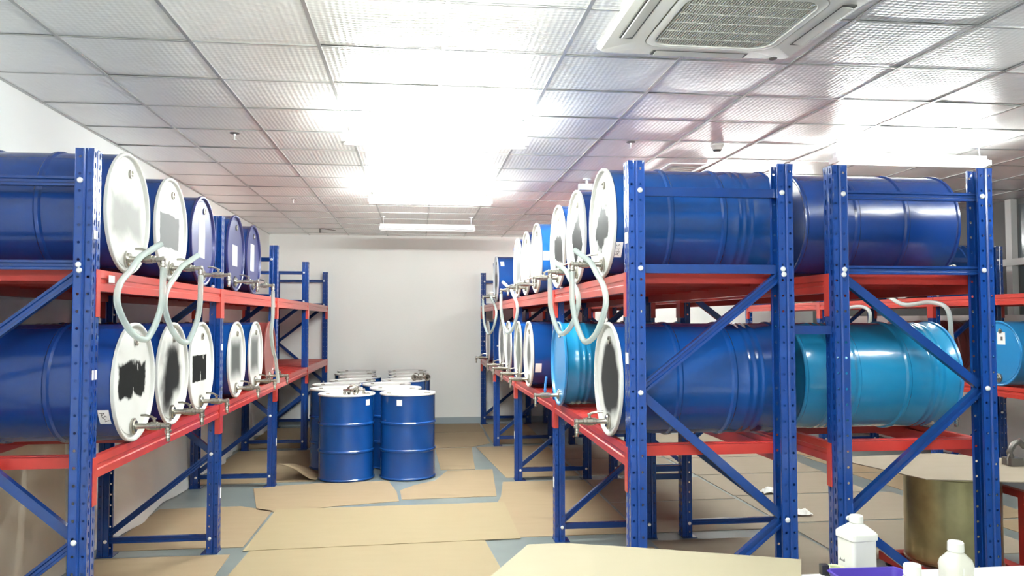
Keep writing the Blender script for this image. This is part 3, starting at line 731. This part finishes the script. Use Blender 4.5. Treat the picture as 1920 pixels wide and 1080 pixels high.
sheet('worn cardboard sheet under the far bay of the middle rack', [(1.0, 12.6), (1.70, 12.6), (1.70, 10.63), (1.0, 10.63)], 0, W_)
sheet('worn cardboard sheet under the first bay of the left rack', [(-2.24, 7.34), (-1.555, 7.368), (-1.25, 7.16), (-1.26, 6.05), (-2.24, 6.06)], 0, W_)
sheet('yellowish cardboard sheet on the floor at the bottom left', [(-2.2, 5.87), (-1.31, 5.87), (-1.26, 4.0), (-2.2, 4.0)], 0, W_)
sheet('worn cardboard sheet under the far left bays behind the standing drums', [(-2.24, 10.42), (-1.27, 10.42), (-1.12, 9.5), (-1.05, 8.42), (-2.24, 8.36)], 0, W_)
sheet('worn cardboard sheet under the last bay of the left rack', [(-2.24, 12.6), (-1.30, 12.6), (-1.30, 10.62), (-2.24, 10.62)], 0, W_)
ln = ['nearest', 'second', 'third', 'fourth', 'fifth', 'sixth']
for k, y in enumerate((5.22, 6.24, 7.25, 8.26, 9.27, 10.28)):
    sl_ = .10*(k % 2)
    sheet('%s worn cardboard sheet along the floor of the second aisle' % ln[k], [(2.94, y), (4.44-.06*k+sl_, y+.02), (4.46-.06*k+sl_, y+.99), (2.95, y+.985)], 0, M['cardpale'])
    sheet('%s narrow cardboard sheet beside the far right rack' % ln[k], [(4.66, y-.1), (5.16, y-.06), (5.16, y+.90), (4.60, y+.88)], 0, W_)
for k, (ya, yb) in enumerate(((3.80, 5.86), (6.07, 7.10), (7.12, 8.14), (8.35, 9.35), (9.37, 10.42))):
    sheet('%s cardboard sheet under the back to back rack' % ln[k], [(1.73, ya), (2.91, ya+.01), (2.91, yb), (1.73, yb-.01)], 0, M['cardpale'])
sheet('worn cardboard sheet under the first bay of the middle rack', [(.80, 5.72), (1.70, 5.70), (1.70, 3.9), (.72, 3.9)], 0, W_)
# curled flap left of the front standing drum
fl = MB(); pr_ = [(0, 0), (-.06, .012), (-.12, .05), (-.20, .11), (-.30, .155), (-.38, .17)]
vs = []; fs = []
for i, (a, z) in enumerate(pr_):
    for j in range(4):
        s = j/3; vs.append((a*(1-.12*s)+.03*s, -.10+s*(.42-.05*i), z*(1-.15*s)))
for i in range(len(pr_)-1):
    for j in range(3):
        q = i*4+j; fs.append((q, q+1, q+5, q+4))
m_ = fl.add(vs, fs).mesh('cardboard_flap', .8)
bm = bmesh.new(); bm.from_mesh(m_); bmesh.ops.solidify(bm, geom=bm.faces[:], thickness=.005); bm.to_mesh(m_); bm.free()
tag(put(m_, 'cardboard_flap', W_, None, (-1.04, 8.55, .012)), 'torn cardboard flap curling up beside the front left standing drum', 'cardboard')

# ------------------------------------------------------------------ left wall coverings
def hanging(name, label, x, y0, y1, z0, z1, amp, m, cat, seed=0, nx=90, side=1):
    rnd = random.Random(seed); ph = [rnd.uniform(0, 6.28) for _ in range(8)]
    mb = MB(); vs = []; nz = 14
    for i in range(nx+1):
        y = y0+(y1-y0)*i/nx
        for j in range(nz+1):
            t = j/nz; z = z0+(z1-z0)*t
            o_ = abs(math.sin(y*2.3+ph[0]+t*1.4))**1.5+.5*abs(math.sin(y*5.1+ph[1]-t*2.2))+.25*math.sin(y*11+ph[2]+t*3)
            vs.append((x+side*amp*(.08+o_*max(.22, 1-1.25*t)), y, z))
    fs = [(i*(nz+1)+j, i*(nz+1)+j+1, (i+1)*(nz+1)+j+1, (i+1)*(nz+1)+j) for i in range(nx) for j in range(nz)]
    m1 = mb.add(vs, fs).mesh(name, 1.)
    return tag(put(m1, name, m), label, cat)
hanging('plastic_film', 'creased white plastic film hanging along the left wall behind the rack', XW0+.015, 5.68, 12.6, .005, 1.85, .062, M['film'], 'plastic film', 3)
hanging('plastic_film', 'greyish plastic film hanging behind the far right rack', 6.5, 6.2, 12.2, .01, 1.7, .05, M['film'], 'plastic film', 5, side=-1)
lean = MB().extrude([(0, 0), (.006, 0), (.006, 1.16), (0, 1.16)], (0, 0, 0), (0, 1.85, 0))
lo = tag(lean.build('leaning_cardboard', cardboard('cardboard_greyish', (.55, .50, .42), (.50, .45, .37), stains=0), None, (-2.285, 3.74, .003)), 'tall pale cardboard sheet leaning on the left wall behind the near rack', 'cardboard'); lo.rotation_euler = (0, -.026, 0)

# ------------------------------------------------------------------ tank in the second aisle
tk = empty('metal_tank', (3.44, 4.85, .10), 'brassy metal tank under a cardboard sheet at right', 'tank')
MB().lathe([(0, 0), (0, .283), (.012, .289), (.02, .283), (.545, .283), (.552, .290), (.566, .290), (.57, .284), (.57, .27), (.55, .268), (.55, 0)], 44, 'z').build('shell', M['lacquer'], tk, smooth=.5)
MB().lathe([(0, .03), (.03, .03), (.03, .022), (.05, .02)], 12, 'y', (-.02, -.32, .47), True, True).build('outlet', M['brown'], tk)
tr = empty('drum_trolley', (3.44, 4.85, 0), 'red steel trolley carrying the brassy tank', 'trolley')
MB().box(-.36, .36, -.25, -.17, .045, .10).box(-.36, .36, .17, .25, .045, .10).box(-.36, -.28, -.17, .17, .045, .095).box(.28, .36, -.17, .17, .045, .095).build('base_frame', M['redpaint'], tr)
for x in (.345, ):
    MB().box(x-.0, x+.045, -.20, -.15, .10, .565).box(x, x+.045, .15, .2, .10, .565).box(x, x+.045, -.15, .15, .52, .565).build('upright_handle', M['redpaint'], tr)
for x in (-.31, .31):
    for y in (-.21, .21): MB().lathe([(-.012, 0), (-.012, .022), (.012, .022), (.012, 0)], 14, 'y', (x, y, .0225)).build('wheel', M['black'], tr)
sheet('pale cardboard sheet lying on top of the brassy tank', [(3.02, 5.38), (3.77, 5.45), (4.15, 5.15), (4.08, 4.70), (3.61, 4.43), (3.08, 4.58), (2.93, 5.21)], 0, M['cardpale'], .006, z0=.6712)
cl = empty('pipe_clamp', (3.93, 4.93, .678), 'dark grey metal clamp lying on the cardboard over the tank', 'clamp')
MB().box(-.03, .06, -.04, .05, .0, .05).build('foot', M['greymetal'], cl)
MB().tube([(0, 0, .05), (-.02, -.01, .09), (.01, -.01, .14), (.06, 0, .16), (.10, 0, .12)], .02, 10).build('jaw', M['greymetal'], cl, smooth=.8)
MB().tube([(-.03, -.02, .08), (-.055, -.03, .05), (-.05, -.03, .015), (-.02, -.03, .006)], .006, 8).build('wire_loop', M['greymetal'], cl, smooth=.8)

# ------------------------------------------------------------------ foreground table and what stands on it
tb = empty('work_table', (2.0, 2.35, 0), 'white topped work table at the bottom right corner', 'table')
MB().box(-1.25, 1.2, -.38, .365, .722, .75).build('tabletop', M['tabletop'], tb)
for x in (-1.15, 1.1):
    for y in (-.3, .3): MB().box(x-.02, x+.02, y-.02, y+.02, 0, .722).build('leg', M['greymetal'], tb)
sheet('large bright cardboard sheet overhanging the table in the foreground', [(.437, 3.182), (.587, 3.182), (.827, 3.10), (1.42, 2.863), (1.30, 2.62), (1.25, 2.1), (.15, 2.2), (.243, 2.786)], 0, cardboard('cardboard_fresh', (.31, .272, .19), (.295, .256, .172), stains=0), .006, z0=.7515)
def bottle(kind, loc, rz, label, s=1.):
    e = empty('plastic_bottle', loc, label, 'bottle', rot=(0, 0, rz))
    if kind == 'square':
        L_ = [[(x, y, z) for x, y in rrect(-a, a, -b, b, r, 5)] for a, b, r, z in ((.046, .046, .012, 0), (.052, .052, .014, .006), (.052, .052, .014, .146), (.057, .057, .015, .150), (.057, .057, .015, .170), (.052, .052, .018, .178), (.026, .026, .022, .203), (.022, .022, .0215, .205), (.022, .022, .0215, .212))]
        loft(L_).build('body', M['hdpewhite'], e, smooth=.7)
        MB().lathe([(.206, .0235), (.208, .0255), (.232, .0245), (.234, .022), (.234, 0)], 24, 'z').build('cap', M['hdpewhite'], e, smooth=.6)
        me = text_mesh('Acel', .018); o = put(me, 'lettering', M['ink'], [c for c in e.children if c.name.startswith('body')][0], (-.0526, .016, .066)); o.rotation_euler = (PI/2, 0, -PI/2)
    else:
        L_ = [[(x, y, z) for x, y in rrect(-a, a, -b, b, r, 6)] for a, b, r, z in ((.050, .038, .03, 0), (.056, .044, .034, .008), (.056, .044, .034, .085), (.058, .046, .035, .10), (.053, .042, .034, .12), (.032, .028, .0275, .142), (.0265, .0265, .0262, .147), (.0265, .0265, .0262, .155))]
        loft(L_).build('body', M['hdpe'], e, smooth=.7)
        MB().lathe([(.150, .027), (.152, .0285), (.182, .0275), (.186, .024), (.186, 0)], 26, 'z').build('cap', M['hdpewhite'], e, smooth=.6)
        MB().box(-.012, -.004, -.0462, -.0445, .02, .10).build('sight_strip', M['hdpewhite'], e)
    e.scale = (s, s, s); return e
bottle('square', (1.525, 2.66, .751), .12, 'tall square white plastic bottle standing behind the violet tray', .92)
bottle('round', (1.765, 2.475, .751), .10, 'round shouldered cream plastic bottle on the table at bottom right', .90)
b3 = bottle('round', (1.472, 2.262, .751), .2, 'short white bottle of which only the cap shows beside the violet tray', .90)
tray = empty('plastic_tray', (1.482, 2.478, .751), 'violet plastic tray at the bottom edge of the picture', 'tray', rot=(0, 0, -.04))
loft([[(x, y, z) for x, y in rrect(-a, a, -b, b, .02, 4)] for a, b, z in ((.110, .075, 0), (.121, .085, .058), (.127, .090, .060), (.127, .090, .064), (.119, .082, .064), (.109, .074, .006))]).build('tray_body', M['purple'], tray, smooth=.5)
MB().box(-.142, -.118, .074, .098, .045, .078).build('corner_clip', M['black'], tray)
e = empty('tape_roll', (1.425, 2.625, .751), 'small pale green and black tape roll behind the violet tray', 'tape')
MB().lathe([(0, .018), (0, .032), (.05, .032), (.05, .018), (0, .018)], 22, 'z').build('tape', M['green'], e, smooth=.5)
MB().lathe([(.012, .0325), (.012, .034), (.03, .034), (.03, .0325)], 22, 'z').build('black_band', M['black'], e)
e = empty('plastic_pouch', (1.665, 2.56, .751), 'crumpled clear pouch with a red edge beside the violet tray', 'pouch')  # crumpled plastic pouch with red trim
cr = MB(); rr = random.Random(4); vs = []; fs = []
for i in range(9):
    for j in range(7):
        u, v = i/8-.5, j/6-.5; vs.append((u*.08, v*.06, .05*(1-(2*u)**2)*(1-(2*v)**2)+.012+rr.uniform(-.006, .012)))
for i in range(8):
    for j in range(6): q = i*7+j; fs.append((q, q+1, q+8, q+7))
cr.add(vs, fs).build('pouch', M['film'], e, smooth=.4)
MB().tube([(-.035, -.03, .012), (-.03, .0, .045), (-.01, .02, .065), (.03, .025, .05)], .004, 6).build('red_edge', M['redgrip'], e)
def scrap(x, y, s, seed, label):
    rr = random.Random(seed); mb = MB(); vs = []; fs = []
    for i in range(8):
        for j in range(6):
            u, v = i/7-.5, j/5-.5; vs.append((u*s, v*s*.7, .006+max(0, (1-4*u*u)*(1-4*v*v))*s*.3+rr.uniform(0, s*.12)))
    for i in range(7):
        for j in range(5): q = i*6+j; fs.append((q, q+1, q+7, q+6))
    tag(mb.add(vs, fs).build('plastic_scrap', M['film'], None, (x, y, .004)), label, 'scrap')
scrap(3.32, 7.3, .16, 1, 'farther crumpled plastic scrap on the cardboard floor of the second aisle')
scrap(3.22, 6.45, .14, 2, 'nearer crumpled plastic scrap on the cardboard floor of the second aisle')
